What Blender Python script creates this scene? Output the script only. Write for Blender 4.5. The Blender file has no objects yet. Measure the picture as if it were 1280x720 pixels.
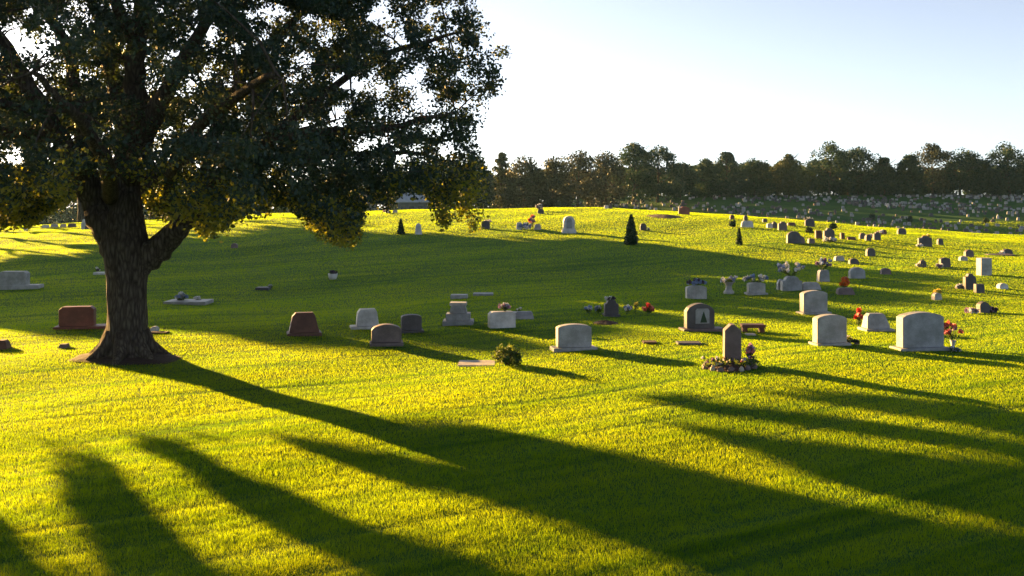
import bpy, bmesh, math, random
import numpy as np
from mathutils import Vector

SEED = 7
rng = np.random.default_rng(SEED)
random.seed(SEED)
scene = bpy.context.scene
COL = scene.collection
F, YH, EYE = 1244.0, 250.0, 3.6           # focal length in photo pixels, horizon row, eye height
SUN_EL = math.radians(10.5)
AZ = math.radians(43.0)                   # light travels to the right and towards the viewer
SX, SY = math.cos(AZ), -math.sin(AZ)      # horizontal direction of travel
TAN = math.tan(SUN_EL)

# ------------------------------------------------------------------ terrain
def sstep(a, b, v):
    t = np.clip((v - a) / (b - a), 0, 1)
    return t * t * (3 - 2 * t)

_kx = np.array([-400, -75, -44, -27, -14, -3, 6, 15, 22, 31, 44, 60, 90, 400.])
_kz = np.array([0.2, 0.6, 1.25, 2.1, 2.6, 2.85, 2.9, 2.65, 2.1, 1.2, 0.45, 0.1, 0, 0.])
_tx = np.linspace(-400, 400, 1601)
_tz = np.interp(_tx, _kx, _kz)
_ker = np.exp(-0.5 * (np.arange(-24, 25) / 8.0) ** 2); _ker /= _ker.sum()
_tz = np.convolve(np.pad(_tz, 24, mode='edge'), _ker, mode='valid')
_hx = np.array([-400, -60, -20, -5, 10, 25, 60, 400.])
_hz = np.array([-2.5, -2.5, 0.4, 2.2, 3.7, 4.3, 4.4, 4.4])

def T(x, y):
    x = np.asarray(x, float); y = np.asarray(y, float)
    crest = np.interp(x, _tx, _tz)
    z = crest * sstep(33, 88, y) * (1 - sstep(88, 114, y))
    hill = np.interp(x, _hx, _hz)
    z = z + hill * np.clip((y - 103) / 50, 0, 1) ** 1.05 - 0.5 * sstep(88, 104, y) * (1 - sstep(104, 130, y))
    z = z - 0.055 * np.logaddexp(0, (23 - np.maximum(y, 2)) / 2.5) * 2.5
    z = z - 5.0 * sstep(190, 420, y)
    near = 1 - sstep(110, 160, y)
    z = z + near * (0.05 * np.sin(x * .42 + y * .19 + 1) + 0.045 * np.sin(-x * .21 + y * .37 + 2) + 0.02 * np.sin(x * 1.1 - y * .8))
    return z

def P(px, py, dmax=190):
    """where the sight line through a photo pixel meets the lawn"""
    d = np.arange(6, dmax, 0.02)
    zr = EYE - (py - YH) * d / F
    zt = T((px - 640) / F * d, d)
    i = np.argmax(zr < zt)
    if not (zr < zt).any(): i = len(d) - 1
    return Vector(((px - 640) / F * d[i], d[i], float(zt[i])))

def proj(x, y, z):
    y = np.maximum(y, 0.5)
    return 640 + F * x / y, YH - F * (z - EYE) / y

# ------------------------------------------------------------------ mesh helpers
def link(name, me, mat=None, parent=None):
    o = bpy.data.objects.new(name, me)
    COL.objects.link(o)
    if mat is not None and me is not None:
        for m in (mat if isinstance(mat, (list, tuple)) else [mat]):
            me.materials.append(m)
    if parent is not None: o.parent = parent
    return o

def np_mesh(name, V, Fc):
    V = np.asarray(V, np.float32); Fc = np.asarray(Fc, np.int32)
    me = bpy.data.meshes.new(name)
    n, (m, k) = len(V), Fc.shape
    me.vertices.add(n); me.vertices.foreach_set('co', V.ravel())
    me.loops.add(m * k); me.loops.foreach_set('vertex_index', Fc.ravel())
    me.polygons.add(m); me.polygons.foreach_set('loop_start', np.arange(m, dtype=np.int32) * k)
    me.update(calc_edges=True)
    return me

class MB:
    def __init__(s): s.v = []; s.f = []
    def add(s, V, Fc):
        b = len(s.v); s.v += [tuple(map(float, p)) for p in V]
        s.f += [tuple(int(i) + b for i in f) for f in Fc]
    def box(s, cx, cy, z0, w, d, h, top=1.0):
        V = [(cx + sx * w / 2 * t, cy + sy * d / 2 * t, z) for z, t in ((z0, 1), (z0 + h, top)) for sx, sy in ((-1, -1), (1, -1), (1, 1), (-1, 1))]
        s.add(V, [(3, 2, 1, 0), (4, 5, 6, 7), (0, 1, 5, 4), (1, 2, 6, 5), (2, 3, 7, 6), (3, 0, 4, 7)])
    def tube(s, pts, rad, n=8, wob=0.0, seed=0, cap=True):
        pts = [Vector(p) for p in pts]
        up = Vector((0.3, 1, 0.1)).normalized(); V = []; Fc = []
        for i, p in enumerate(pts):
            t = (pts[min(i + 1, len(pts) - 1)] - pts[max(i - 1, 0)])
            if t.length < 1e-6: t = Vector((0, 0, 1))
            t.normalize()
            a = (up - t * up.dot(t)); 
            if a.length < 1e-3: a = Vector((1, 0, 0)) - t * t.x
            a.normalize(); b = t.cross(a); up = a
            for k in range(n):
                th = 2 * math.pi * k / n
                r = rad[i]
                if wob: r *= 1 + wob * (math.sin(3 * th + seed) * .5 + math.sin(5 * th + i * .55 + seed * 2) * .5 + math.sin(8 * th - i * .3 + seed) * .3)
                V.append(p + a * (r * math.cos(th)) + b * (r * math.sin(th)))
        m = len(pts)
        for i in range(m - 1):
            for k in range(n):
                k2 = (k + 1) % n
                Fc.append((i * n + k, i * n + k2, (i + 1) * n + k2, (i + 1) * n + k))
        if cap:
            Fc.append(tuple(range(n))[::-1]); Fc.append(tuple((m - 1) * n + k for k in range(n)))
        s.add(V, Fc)
    def lathe(s, prof, n=14, c=(0, 0, 0)):
        V = []; Fc = []
        for r, z in prof:
            for k in range(n):
                th = 2 * math.pi * k / n
                V.append((c[0] + r * math.cos(th), c[1] + r * math.sin(th), c[2] + z))
        for i in range(len(prof) - 1):
            for k in range(n):
                k2 = (k + 1) % n
                Fc.append((i * n + k, i * n + k2, (i + 1) * n + k2, (i + 1) * n + k))
        Fc.append(tuple(range(n))[::-1]); Fc.append(tuple((len(prof) - 1) * n + k for k in range(n)))
        s.add(V, Fc)
    def mesh(s, name, smooth=False):
        me = bpy.data.meshes.new(name); me.from_pydata(s.v, [], s.f); me.update()
        if smooth: me.polygons.foreach_set('use_smooth', [True] * len(me.polygons))
        return me
    def build(s, name, mat, parent=None, smooth=False):
        return link(name, s.mesh(name, smooth), mat, parent)

def tag(o, label=None, cat=None, group=None, kind=None):
    if label: o['label'] = label
    if cat: o['category'] = cat
    if group: o['group'] = group
    if kind: o['kind'] = kind
    return o

def thing(name, loc, label, cat, group=None, rz=0.0):
    o = bpy.data.objects.new(name, None); COL.objects.link(o)
    o.location = loc; o.rotation_euler = (0, 0, rz); o.empty_display_size = .2
    return tag(o, label, cat, group)

def unit(n, r=rng):
    v = r.normal(size=(n, 3)); return v / np.linalg.norm(v, axis=1, keepdims=True)

def leaf_mesh(name, C, size, r=rng, aspect=0.62, jitter=0.35, upbias=0.0):
    n = len(C)
    u = unit(n, r); w = unit(n, r)
    if upbias: w[:, 2] += upbias; w /= np.linalg.norm(w, axis=1, keepdims=True)   # w: leaf normal
    u = u - w * (u * w).sum(1, keepdims=True); u /= np.linalg.norm(u, axis=1, keepdims=True)
    v = np.cross(w, u)
    L = (np.asarray(size) * (1 + jitter * r.uniform(-1, 1, n)))[:, None] if np.ndim(size) == 0 else (size * (1 + jitter * r.uniform(-1, 1, n)))[:, None]
    a = u * L * .5; b = v * L * .5 * aspect
    V = np.stack([C - a, C + b - a * .1, C + a, C - b - a * .1], 1).reshape(-1, 3)
    return np_mesh(name, V, np.arange(4 * n).reshape(n, 4))

# ------------------------------------------------------------------ materials
class NT:
    def __init__(s, name):
        s.m = bpy.data.materials.new(name); s.m.use_nodes = True
        s.t = s.m.node_tree; s.t.nodes.clear()
        s.out = s.n('ShaderNodeOutputMaterial')
    def n(s, typ, **kw):
        nd = s.t.nodes.new(typ)
        for k, v in kw.items():
            if k.startswith('i_'):
                nd.inputs[k[2:].replace('_', ' ')].default_value = v
            else: setattr(nd, k, v)
        return nd
    def l(s, a, b): s.t.links.new(a, b)
    def ramp(s, fac, stops):
        r = s.n('ShaderNodeValToRGB'); e = r.color_ramp.elements
        while len(e) < len(stops): e.new(0.5)
        for i, (p, c) in enumerate(stops):
            e[i].position = p; e[i].color = (*c, 1)
        s.l(fac, r.inputs[0]); return r.outputs[0]
    def noise(s, vec, scale, detail=4, rough=.55):
        nd = s.n('ShaderNodeTexNoise'); nd.inputs['Scale'].default_value = scale
        nd.inputs['Detail'].default_value = detail; nd.inputs['Roughness'].default_value = rough
        if vec is not None: s.l(vec, nd.inputs['Vector'])
        return nd.outputs['Fac']
    def mix(s, fac, a, b, mode='MIX'):
        nd = s.n('ShaderNodeMix', data_type='RGBA', blend_type=mode)
        for sock, v in ((nd.inputs[0], fac), (nd.inputs[6], a), (nd.inputs[7], b)):
            if hasattr(v, 'is_output'): s.l(v, sock)
            else: sock.default_value = v if not isinstance(v, tuple) else (*v, 1) if len(v) == 3 else v
        return nd.outputs[2]
    def bump(s, h, strength=.5, dist=.02):
        b = s.n('ShaderNodeBump'); b.inputs['Strength'].default_value = strength; b.inputs['Distance'].default_value = dist
        s.l(h, b.inputs['Height']); return b.outputs[0]
    def principled(s, col, rough=.7, normal=None, spec=.4):
        p = s.n('ShaderNodeBsdfPrincipled')
        if hasattr(col, 'is_output'): s.l(col, p.inputs['Base Color'])
        else: p.inputs['Base Color'].default_value = (*col, 1)
        p.inputs['Roughness'].default_value = rough
        p.inputs['Specular IOR Level'].default_value = spec
        if normal is not None: s.l(normal, p.inputs['Normal'])
        s.l(p.outputs[0], s.out.inputs[0]); return p

def mat_stone(name, c, speck=.5, rough=.6, stain=.35):
    t = NT(name); co = t.n('ShaderNodeTexCoord').outputs['Object']
    fine = t.noise(co, 90, 3, .7); big = t.noise(co, 3.2, 5, .6)
    c1 = tuple(x * (1 - .5 * speck) for x in c); c2 = tuple(min(.9, x * (1 + .45 * speck)) for x in c)
    g = t.ramp(fine, [(.32, c1), (.5, c), (.68, c2)])
    st = t.ramp(big, [(.38, (1 - stain, 1 - stain, 1 - stain * 1.05)), (.62, (1, 1, 1))])
    col = t.mix(1.0, g, st, 'MULTIPLY')
    t.principled(col, rough, t.bump(t.noise(co, 30, 4), .35, .01))
    return t.m

def mat_plain(name, c, rough=.7, var=.25, scale=8):
    t = NT(name); co = t.n('ShaderNodeTexCoord').outputs['Object']
    n = t.noise(co, scale, 4)
    col = t.ramp(n, [(.3, tuple(x * (1 - var) for x in c)), (.7, tuple(min(.95, x * (1 + var)) for x in c))])
    t.principled(col, rough); return t.m

def mat_leaf(name, ca, cb, tr, trans=.45, spec=.25, patch=None):
    """leaves: diffuse and translucent, each leaf its own shade"""
    t = NT(name)
    rnd = t.n('ShaderNodeNewGeometry').outputs['Random Per Island']
    col = t.ramp(rnd, [(0, ca), (1, cb)])
    trc = t.mix(1.0, t.ramp(rnd, [(0, (.65, .75, .7)), (1, (1.2, 1.1, 1.0))]), tr, 'MULTIPLY')
    if patch:
        pos = t.n('ShaderNodeNewGeometry').outputs['Position']
        pn = t.noise(pos, patch[0], 3)
        pm = t.ramp(pn, [(.35, patch[1]), (.65, patch[2])])
        col = t.mix(1.0, col, pm, 'MULTIPLY'); trc = t.mix(1.0, trc, pm, 'MULTIPLY')
    p = t.n('ShaderNodeBsdfPrincipled'); t.l(col, p.inputs['Base Color'])
    p.inputs['Roughness'].default_value = .55; p.inputs['Specular IOR Level'].default_value = spec
    tl = t.n('ShaderNodeBsdfTranslucent'); t.l(trc, tl.inputs['Color'])
    mx = t.n('ShaderNodeMixShader'); mx.inputs[0].default_value = trans
    t.l(p.outputs[0], mx.inputs[1]); t.l(tl.outputs[0], mx.inputs[2]); t.l(mx.outputs[0], t.out.inputs[0])
    return t.m

def stripe_nodes(t):
    """mowing streaks that run up the lawn from left to right"""
    pos = t.n('ShaderNodeNewGeometry').outputs['Position']
    mp = t.n('ShaderNodeMapping', vector_type='TEXTURE')
    mp.inputs['Rotation'].default_value = (0, 0, math.radians(27)); mp.inputs['Scale'].default_value = (9, .55, 1)
    t.l(pos, mp.inputs['Vector'])
    return t.noise(mp.outputs[0], 1.0, 3, .6), t.noise(pos, .35, 4), pos

def mat_grass():
    t = NT('grass_blades')
    rnd = t.n('ShaderNodeNewGeometry').outputs['Random Per Island']
    st, pt, pos = stripe_nodes(t)
    col = t.ramp(rnd, [(0, (.015, .085, .009)), (.85, (.022, .098, .010)), (1, (.045, .11, .012))])
    trc = t.ramp(rnd, [(0, (.315, .455, .002)), (.85, (.375, .51, .003)), (1, (.44, .55, .005))])
    sm = t.ramp(st, [(.34, (.54, .68, .62)), (.48, (1, 1, 1)), (.66, (1.14, 1.06, 1.0))])
    pm = t.ramp(pt, [(.35, (.84, .92, .9)), (.65, (1.12, 1.05, 1))])
    m = t.mix(1.0, sm, pm, 'MULTIPLY')
    col = t.mix(1.0, col, m, 'MULTIPLY'); trc = t.mix(1.0, trc, m, 'MULTIPLY')
    p = t.n('ShaderNodeBsdfPrincipled'); t.l(col, p.inputs['Base Color'])
    p.inputs['Roughness'].default_value = .7; p.inputs['Specular IOR Level'].default_value = .04
    tl = t.n('ShaderNodeBsdfTranslucent'); t.l(trc, tl.inputs['Color'])
    mx = t.n('ShaderNodeMixShader'); mx.inputs[0].default_value = .68
    t.l(p.outputs[0], mx.inputs[1]); t.l(tl.outputs[0], mx.inputs[2]); t.l(mx.outputs[0], t.out.inputs[0])
    return t.m

def mat_ground():
    t = NT('lawn_soil'); st, pt, pos = stripe_nodes(t)
    f = t.noise(pos, 9, 5, .7)
    col = t.ramp(f, [(.3, (.014, .055, .012)), (.7, (.036, .105, .018))])
    col = t.mix(1.0, col, t.ramp(st, [(.33, (.7, .78, .75)), (.6, (1.08, 1.05, 1))]), 'MULTIPLY')
    col = t.mix(1.0, col, t.ramp(pt, [(.35, (.85, .95, .95)), (.65, (1.1, 1.05, 1))]), 'MULTIPLY')
    t.principled(col, .9, t.bump(f, .8, .05), .1)
    return t.m

def mat_bark():
    t = NT('bark'); co = t.n('ShaderNodeTexCoord').outputs['Object']
    mp = t.n('ShaderNodeMapping'); mp.inputs['Scale'].default_value = (1, 1, .22); t.l(co, mp.inputs['Vector'])
    v = t.n('ShaderNodeTexVoronoi', feature='DISTANCE_TO_EDGE'); v.inputs['Scale'].default_value = 13; t.l(mp.outputs[0], v.inputs['Vector'])
    n = t.noise(mp.outputs[0], 16, 6, .65)
    h = t.n('ShaderNodeMath', operation='MULTIPLY_ADD'); h.inputs[1].default_value = 1.2
    t.l(v.outputs['Distance'], h.inputs[0]); t.l(n, h.inputs[2])
    col = t.ramp(h.outputs[0], [(.3, (.014, .011, .009)), (.6, (.05, .038, .03)), (.95, (.095, .076, .062))])
    t.principled(col, .9, t.bump(h.outputs[0], .7, .04), .1)
    return t.m

M = {
    'grey': mat_stone('grey_granite', (.33, .325, .315)),
    'pale': mat_stone('pale_granite', (.36, .355, .34)),
    'white': mat_stone('white_marble', (.55, .54, .52), .15),
    'blue': mat_stone('blue_grey_granite', (.275, .285, .295)),
    'dark': mat_stone('dark_granite', (.075, .07, .075)),
    'brown': mat_stone('brown_granite', (.12, .05, .032)),
    'red': mat_stone('red_granite', (.21, .06, .036)),
    'mauve': mat_stone('mauve_granite', (.15, .11, .105)),
    'concrete': mat_stone('concrete', (.42, .38, .33), .3),
    'bark': mat_bark(),
    'leaf': mat_leaf('oak_leaves', (.008, .025, .021), (.020, .042, .028), (.18, .24, .035), .11),
    'backlit_leaf': mat_leaf('oak_leaves_painted_backlight', (.030, .048, .016), (.085, .085, .02), (.52, .50, .03), .42),  # same oak leaves, with golden backlight painted into colour and translucency
    'shrub': mat_leaf('shrub_leaves', (.025, .06, .015), (.06, .10, .02), (.16, .20, .02), .3),
    'conifer': mat_leaf('conifer_needles', (.012, .035, .018), (.03, .06, .025), (.05, .09, .02), .2),
    'stem': mat_plain('flower_stems', (.05, .10, .025)),
    'mulch': mat_plain('bark_mulch', (.04, .022, .016), .95, .6, 30),
    'soil': mat_plain('bare_soil', (.12, .085, .06), .95, .4, 25),
    'roof': mat_plain('slate_roof', (.30, .33, .38), .6, .15, 3),
    'wall': mat_plain('dark_wall', (.10, .105, .11), .8, .2, 2),
    'vase': mat_stone('vase_stone', (.40, .39, .38), .2),
    'pane': mat_plain('window_pane', (.03, .035, .04), .2, .1, 2),
}
for nm, c in (('white_petals', (.78, .77, .78)), ('pink_petals', (.62, .22, .26)), ('red_petals', (.55, .035, .03)),
              ('orange_petals', (.75, .16, .02)), ('blue_petals', (.24, .32, .55)), ('mauve_petals', (.40, .25, .38)),
              ('dark_petals', (.07, .05, .09)), ('coral_petals', (.72, .20, .14)), ('yellow_petals', (.70, .55, .08))):
    c2 = tuple(x * .7 for x in c)
    M[nm.split('_')[0] + '_f'] = mat_leaf(nm, c2, c, tuple(x * .8 for x in c), .3)
for i, (ca, cb) in enumerate((((.013, .034, .016), (.030, .058, .026)), ((.010, .031, .020), (.024, .052, .031)), ((.022, .032, .019), (.042, .047, .026)),
                              ((.026, .040, .014), (.060, .070, .022)))):
    M['far%d' % i] = mat_leaf('treeline_leaves_%s' % 'abcd'[i], ca, cb, tuple(x * 1.5 for x in cb), .14, .1)

# ------------------------------------------------------------------ ground
def make_ground():
    tx = np.linspace(-5.4, 5.4, 420); xs = 13 * np.sinh(tx)
    ty = np.linspace(-3.6, 5.0, 420); ys = 26 + 17 * np.sinh(ty)
    X, Y = np.meshgrid(xs, ys); Z = T(X, Y)
    V = np.stack([X, Y, Z], -1).reshape(-1, 3)
    i = np.arange(420 * 419).reshape(419, 420)[:, :-1].ravel()
    Fc = np.stack([i, i + 1, i + 421, i + 420], 1)
    me = np_mesh('lawn_ground', V, Fc); me.polygons.foreach_set('use_smooth', np.ones(len(Fc), bool))
    o = link('ground', me, mat_ground()); tag(o, 'rolling mown lawn of the cemetery', kind='structure')
make_ground()

exclude = []       # (x, y, rx, ry) ellipses on the lawn where no grass grows

# ------------------------------------------------------------------ the big tree
TB = P(158, 444.5)
def big_tree():
    base = TB
    root = thing('shade_tree', base, 'huge spreading shade tree with a thick dark trunk towering over the left of the lawn', 'tree')
    def W(px, py, dd):
        d = base.y + dd
        return Vector(((px - 640) / F * d, d, EYE - (py - YH) * d / F)) - base
    s = F / base.y
    limbs = [
        [(158, 455, 0, 44), (158, 447, 0, 39), (158, 440, 0, 34), (158, 428, 0, 31), (159, 410, 0, 28.5), (160, 385, 0, 27.5), (160, 355, 0, 28), (159, 330, 0, 31), (157, 308, 0, 34), (155, 285, .05, 33), (155, 262, .05, 25)],
        [(148, 315, 0, 22), (136, 283, 0, 24), (122, 255, .1, 21), (106, 218, -.2, 17), (76, 172, -.5, 13), (45, 122, -.8, 10), (10, 62, -1, 8), (-40, 0, -1, 6), (-90, -60, -1, 3)],
        [(118, 245, .1, 15), (108, 200, .8, 13), (100, 130, 1.5, 10), (85, 65, 2, 7.5), (60, 10, 2.4, 6), (40, -60, 3, 3)],
        [(156, 300, 0, 26), (157, 262, 0, 25), (159, 232, .1, 22), (160, 190, .2, 19), (168, 120, 0, 16), (172, 60, -.3, 12), (180, 0, -.5, 10), (186, -100, -.3, 7), (190, -220, 0, 3)],
        [(160, 225, 0, 16), (183, 165, -.8, 12), (215, 100, -1.5, 9), (250, 40, -2, 7), (280, -40, -2.5, 5), (320, -130, -2.6, 2)],
        [(160, 195, .3, 14), (150, 130, 1.5, 12), (130, 60, 3, 8), (110, -20, 4, 6), (80, -140, 4.5, 2.5)],
        [(170, 335, 0, 20), (192, 315, -.05, 20), (213, 296, -.15, 17.5), (234, 272, -.3, 15), (256, 244, -.5, 13), (287, 210, -.8, 10), (330, 178, -1.2, 8), (400, 166, -1.5, 6), (480, 160, -1.2, 4), (570, 140, -1, 1.6)],
        [(254, 246, -.45, 10), (262, 202, .3, 9), (276, 140, .8, 7), (320, 80, 1.2, 6), (370, 20, 1.5, 4.5), (420, -60, 2, 2)],
        [(330, 178, -1.2, 6), (400, 120, -.5, 5), (480, 70, 0, 4), (575, 40, .5, 1.6)],
        [(290, 208, -.8, 6), (340, 200, .5, 5), (420, 196, 1.5, 4), (510, 190, 2.5, 3), (575, 205, 3, 1.4)],
        [(160, 245, .2, 12), (200, 215, 2, 10), (250, 190, 4, 8), (330, 175, 6, 5), (420, 150, 7.5, 2)],
        [(140, 262, .2, 12), (110, 222, 2.5, 10), (65, 192, 4.5, 7), (0, 172, 6, 4.5), (-60, 165, 7, 2)],
        [(78, 174, -.5, 9), (10, 162, 0, 8), (-70, 172, .6, 6), (-170, 198, 1, 4), (-250, 225, 1.2, 2)],
        [(140, 250, -.3, 10), (128, 195, -3, 8), (92, 140, -5, 5), (40, 90, -6.5, 2)],
        [(215, 250, -.4, 9), (225, 190, -2, 8), (282, 130, -4, 6), (345, 92, -6, 2.5)],
        [(60, 145, -.6, 6), (-20, 120, -3, 5), (-110, 110, -5, 2)],
        [(172, 60, -.3, 8), (120, -40, -2, 6), (70, -140, -3, 2)],
        [(178, 10, -.4, 8), (250, -80, 1.5, 6), (330, -170, 2, 2)],
        [(182, -40, -.4, 6), (170, -120, 3, 4), (150, -200, 4, 2)],
    ]
    mb = MB(); nodes = []; nrad = []
    for li, L in enumerate(limbs):
        pts = [W(a, b, c) for a, b, c, _ in L]; rad = [r / s * (.84 if r > 12 else 1) for *_, r in L]
        # refine with Catmull-Rom
        P2 = []; R2 = []
        for i in range(len(pts) - 1):
            p0, p1, p2, p3 = pts[max(i - 1, 0)], pts[i], pts[i + 1], pts[min(i + 2, len(pts) - 1)]
            nseg = 4
            for k in range(nseg):
                u = k / nseg
                q = 0.5 * ((2 * p1) + (p2 - p0) * u + (2 * p0 - 5 * p1 + 4 * p2 - p3) * u * u + (3 * p1 - p0 - 3 * p2 + p3) * u ** 3)
                if li > 0: q = q + Vector(rng.normal(size=3)) * .03
                P2.append(q); R2.append(rad[i] * (1 - u) + rad[i + 1] * u)
        P2.append(pts[-1]); R2.append(rad[-1])
        if li == 0:                          # root flare widens into buttresses
            mb.tube(P2, R2, 28, .09, 1.3)
        else:
            mb.tube(P2, R2, 12, .06, li)
            nodes += P2[6:]; nrad += R2[6:]
    # roots
    for k in range(7):
        th = k * 2 * math.pi / 7 + .35
        dx, dy = math.cos(th), math.sin(th)
        mb.tube([(dx * .32, dy * .32, .55), (dx * .50, dy * .50, .22), (dx * .72, dy * .72, .06), (dx * 1.0, dy * 1.0, -.08)], [.2, .17, .13, .05], 8, .08, k)
    trunk_nodes = np.array([tuple(v) for v in nodes]); trunk_r = np.array(nrad)
    bw = np.array(base)

    # crown outline as seen from the lawn: right edge and ragged hem
    ry = np.array([-400, -250, -120, -40, 0, 25, 45, 65, 85, 110, 135, 150, 170, 190, 205, 220, 250, 290, 320])
    rx = np.array([300, 420, 520, 575, 588, 600, 616, 632, 622, 616, 606, 597, 585, 588, 600, 606, 603, 588, 580])
    lx = np.array([-400, -60, 0, 40, 60, 95, 112, 170, 188, 215, 240, 255, 272, 298, 330, 352, 380, 400, 425, 440, 450, 458, 476, 484, 492, 500, 530, 542, 560, 585, 600, 640])
    ly = np.array([285, 285, 274, 272, 256, 236, 215, 215, 255, 268, 262, 288, 284, 262, 258, 242, 262, 288, 298, 306, 290, 240, 238, 256, 256, 230, 228, 258, 284, 290, 262, 215])
    holes = [(17, 45, 16, 22), (50, 62, 14, 8), (70, 48, 10, 10), (255, 44, 24, 15), (236, 70, 12, 6), (240, 100, 11, 8), (201, 131, 11, 7), (208, 158, 12, 10), (188, 176, 7, 7), (175, 80, 7, 13),
             (160, 57, 7, 8), (141, 208, 5, 24), (20, 200, 10, 9), (40, 95, 12, 7), (60, 75, 10, 7), (76, 145, 6, 9), (112, 118, 6, 7), (128, 152, 6, 6), (88, 180, 5, 6), (163, 8, 7, 9), (145, 12, 7, 7), (198, 8, 5, 7),
             (312, 18, 10, 8), (340, 14, 22, 8), (298, 60, 6, 7), (296, 125, 5, 5), (475, 18, 17, 14), (490, 42, 14, 10), (380, 76, 18, 10), (365, 98, 16, 7), (435, 104, 24, 13), (515, 100, 17, 11), (497, 58, 9, 7),
             (530, 128, 18, 16), (420, 150, 14, 17), (384, 158, 14, 9), (540, 162, 15, 8), (498, 190, 9, 7), (560, 186, 11, 12), (330, 45, 9, 8), (404, 54, 8, 6), (450, 182, 14, 7), (500, 150, 9, 7), (446, 5, 12, 6), (337, 172, 8, 6), (232, 150, 7, 6)]
    hr_ = np.random.default_rng(5)
    for _ in range(150):
        a_, b_ = hr_.uniform(0, 610), hr_.uniform(0, 235)
        k_ = hr_.uniform(2.5, 6.5) * (1.0 if a_ > 330 else .9)
        if 95 < a_ < 230 and b_ > 150: continue
        holes.append((a_, b_, k_ * hr_.uniform(.8, 1.7), k_))
    for n_, (u0, u1, v0, v1) in ((80, (0, 112, 0, 150)), (36, (330, 590, 20, 215)), (30, (150, 330, 0, 120))):
        for _ in range(n_):
            a_, b_ = hr_.uniform(u0, u1), hr_.uniform(v0, v1); k_ = hr_.uniform(2.2, 5.0); holes.append((a_, b_, k_ * hr_.uniform(.8, 1.6), k_))
    # where the lawn in front of the tree stays sunlit: the crown has to be open towards the sun there
    lit = [
        [(-60, 400), (-60, 535), (100, 548), (300, 535), (560, 525), (640, 513), (700, 504), (800, 494), (1000, 486), (1300, 510), (1300, 400)],
        [(880, 494), (1000, 502), (1300, 548), (1300, 557), (1000, 514), (880, 504)],
        [(760, 500), (900, 524), (1060, 545), (1300, 576), (1300, 585), (1050, 557), (900, 537), (760, 512)],
        [(540, 504), (640, 522), (760, 546), (890, 576), (1000, 602), (1180, 639), (1300, 658), (1300, 669), (1180, 655), (1000, 617), (860, 584), (760, 561), (640, 538), (530, 520)],
        [(640, 515), (730, 515), (800, 529), (900, 555), (965, 577), (900, 568), (760, 541), (670, 526)],
        [(310, 512), (400, 526), (500, 546), (640, 578), (760, 605), (855, 640), (760, 624), (640, 597), (500, 568), (400, 553), (310, 538)],
        [(560, 614), (640, 640), (760, 672), (910, 724), (730, 724), (640, 690), (560, 660)],
        [(250, 560), (330, 546), (460, 594), (640, 647), (760, 692), (860, 724), (660, 724), (560, 690), (450, 660), (350, 608), (290, 592)],
        [(130, 560), (220, 578), (300, 640), (400, 690), (490, 724), (275, 724), (205, 650), (170, 610)],
        [(-60, 540), (65, 565), (72, 590), (95, 640), (135, 724), (60, 724), (30, 675), (0, 645), (-60, 600)],
    ]
    lit = [np.array(p, float) for p in lit]
    def in_poly(px, py, poly):
        ins = np.zeros(px.shape, bool); j = len(poly) - 1
        for i in range(len(poly)):
            (xi, yi), (xj, yj) = poly[i], poly[j]
            c = ((yi > py) != (yj > py)) & (px < (xj - xi) * (py - yi) / (yj - yi + 1e-9) + xi)
            ins ^= c; j = i
        return ins
    def ok(Pw, jit, p_hole=.985, p_lit=.97, slack=0):
        """which points (world) belong to the crown"""
        x, y, z = Pw.T
        px, py = proj(x, y, z)
        px = px + jit * rng.normal(size=len(px)); py = py + jit * rng.normal(size=len(px))
        keep = (px < np.interp(py, ry, rx) + slack * .5) & (py < np.interp(px, lx, ly) + slack)
        h = np.zeros(len(px), bool)
        for a, b, c, d in holes: h |= ((px - a) / c) ** 2 + ((py - b) / d) ** 2 < 1.0
        keep &= ~(h & (rng.random(len(px)) < p_hole))
        # where the shadow lands
        t = (z + .2) / TAN
        for _ in range(3):
            gx, gy = x + SX * t, y + SY * t; t = (z - T(gx, gy)) / TAN
        gx, gy = x + SX * t, y + SY * t
        qx, qy = proj(gx, gy, T(gx, gy)); qx = np.where(gy > 3, qx, 9999)
        qx = qx + 7 * rng.normal(size=len(px)); qy = qy + 1.8 * rng.normal(size=len(px))
        L = np.zeros(len(px), bool)
        for p in lit: L |= in_poly(qx, qy - 3, p) | in_poly(qx, qy + 3, p)
        keep &= ~(L & (rng.random(len(px)) < p_lit))
        return keep
    # clump centres through the crown's volume
    n = 9000
    u = unit(n) * (rng.random((n, 1)) ** .42)
    C = u * np.array([9.6, 8.6, 6.6]) + np.array([.15, .3, 7.6])
    C = C[(C[:, 2] > 2.35)]
    hem = 2.6 + 1.6 * (.5 + .5 * np.sin(C[:, 0] * 1.15 + np.sin(C[:, 1] * 1.7) * 1.2)) * (np.hypot(C[:, 0], C[:, 1]) > 1)
    C = C[C[:, 2] > hem - .5]
    # hanging sprays at the hem
    m = 1500
    th = rng.uniform(0, 2 * math.pi, m); rr = rng.uniform(.5, 1.0, m)
    H = np.stack([np.cos(th) * 9.3 * rr + .1, np.sin(th) * 8.3 * rr + .3, rng.uniform(2.2, 4.6, m)], 1)
    m = 1100                               # the low skirt on the far side from the path
    H2 = np.stack([rng.uniform(-9.8, -4.2, m), rng.uniform(-6.5, 7.5, m), rng.uniform(1.7, 3.6, m)], 1)
    H2 = H2[((H2[:, 0] / 10) ** 2 + (H2[:, 1] / 8.6) ** 2 < 1)]
    m = 1600                               # low foliage all round the bole
    th = rng.uniform(0, 2 * math.pi, m); rr = rng.uniform(.22, 1.0, m) ** .6
    H3 = np.stack([np.cos(th) * 9.4 * rr, np.sin(th) * 8.5 * rr + .3, rng.uniform(2.5, 4.6, m)], 1)
    C = np.concatenate([C, H, H2, H3])
    keep = ok(C + bw, 8, .9, .95)
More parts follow.
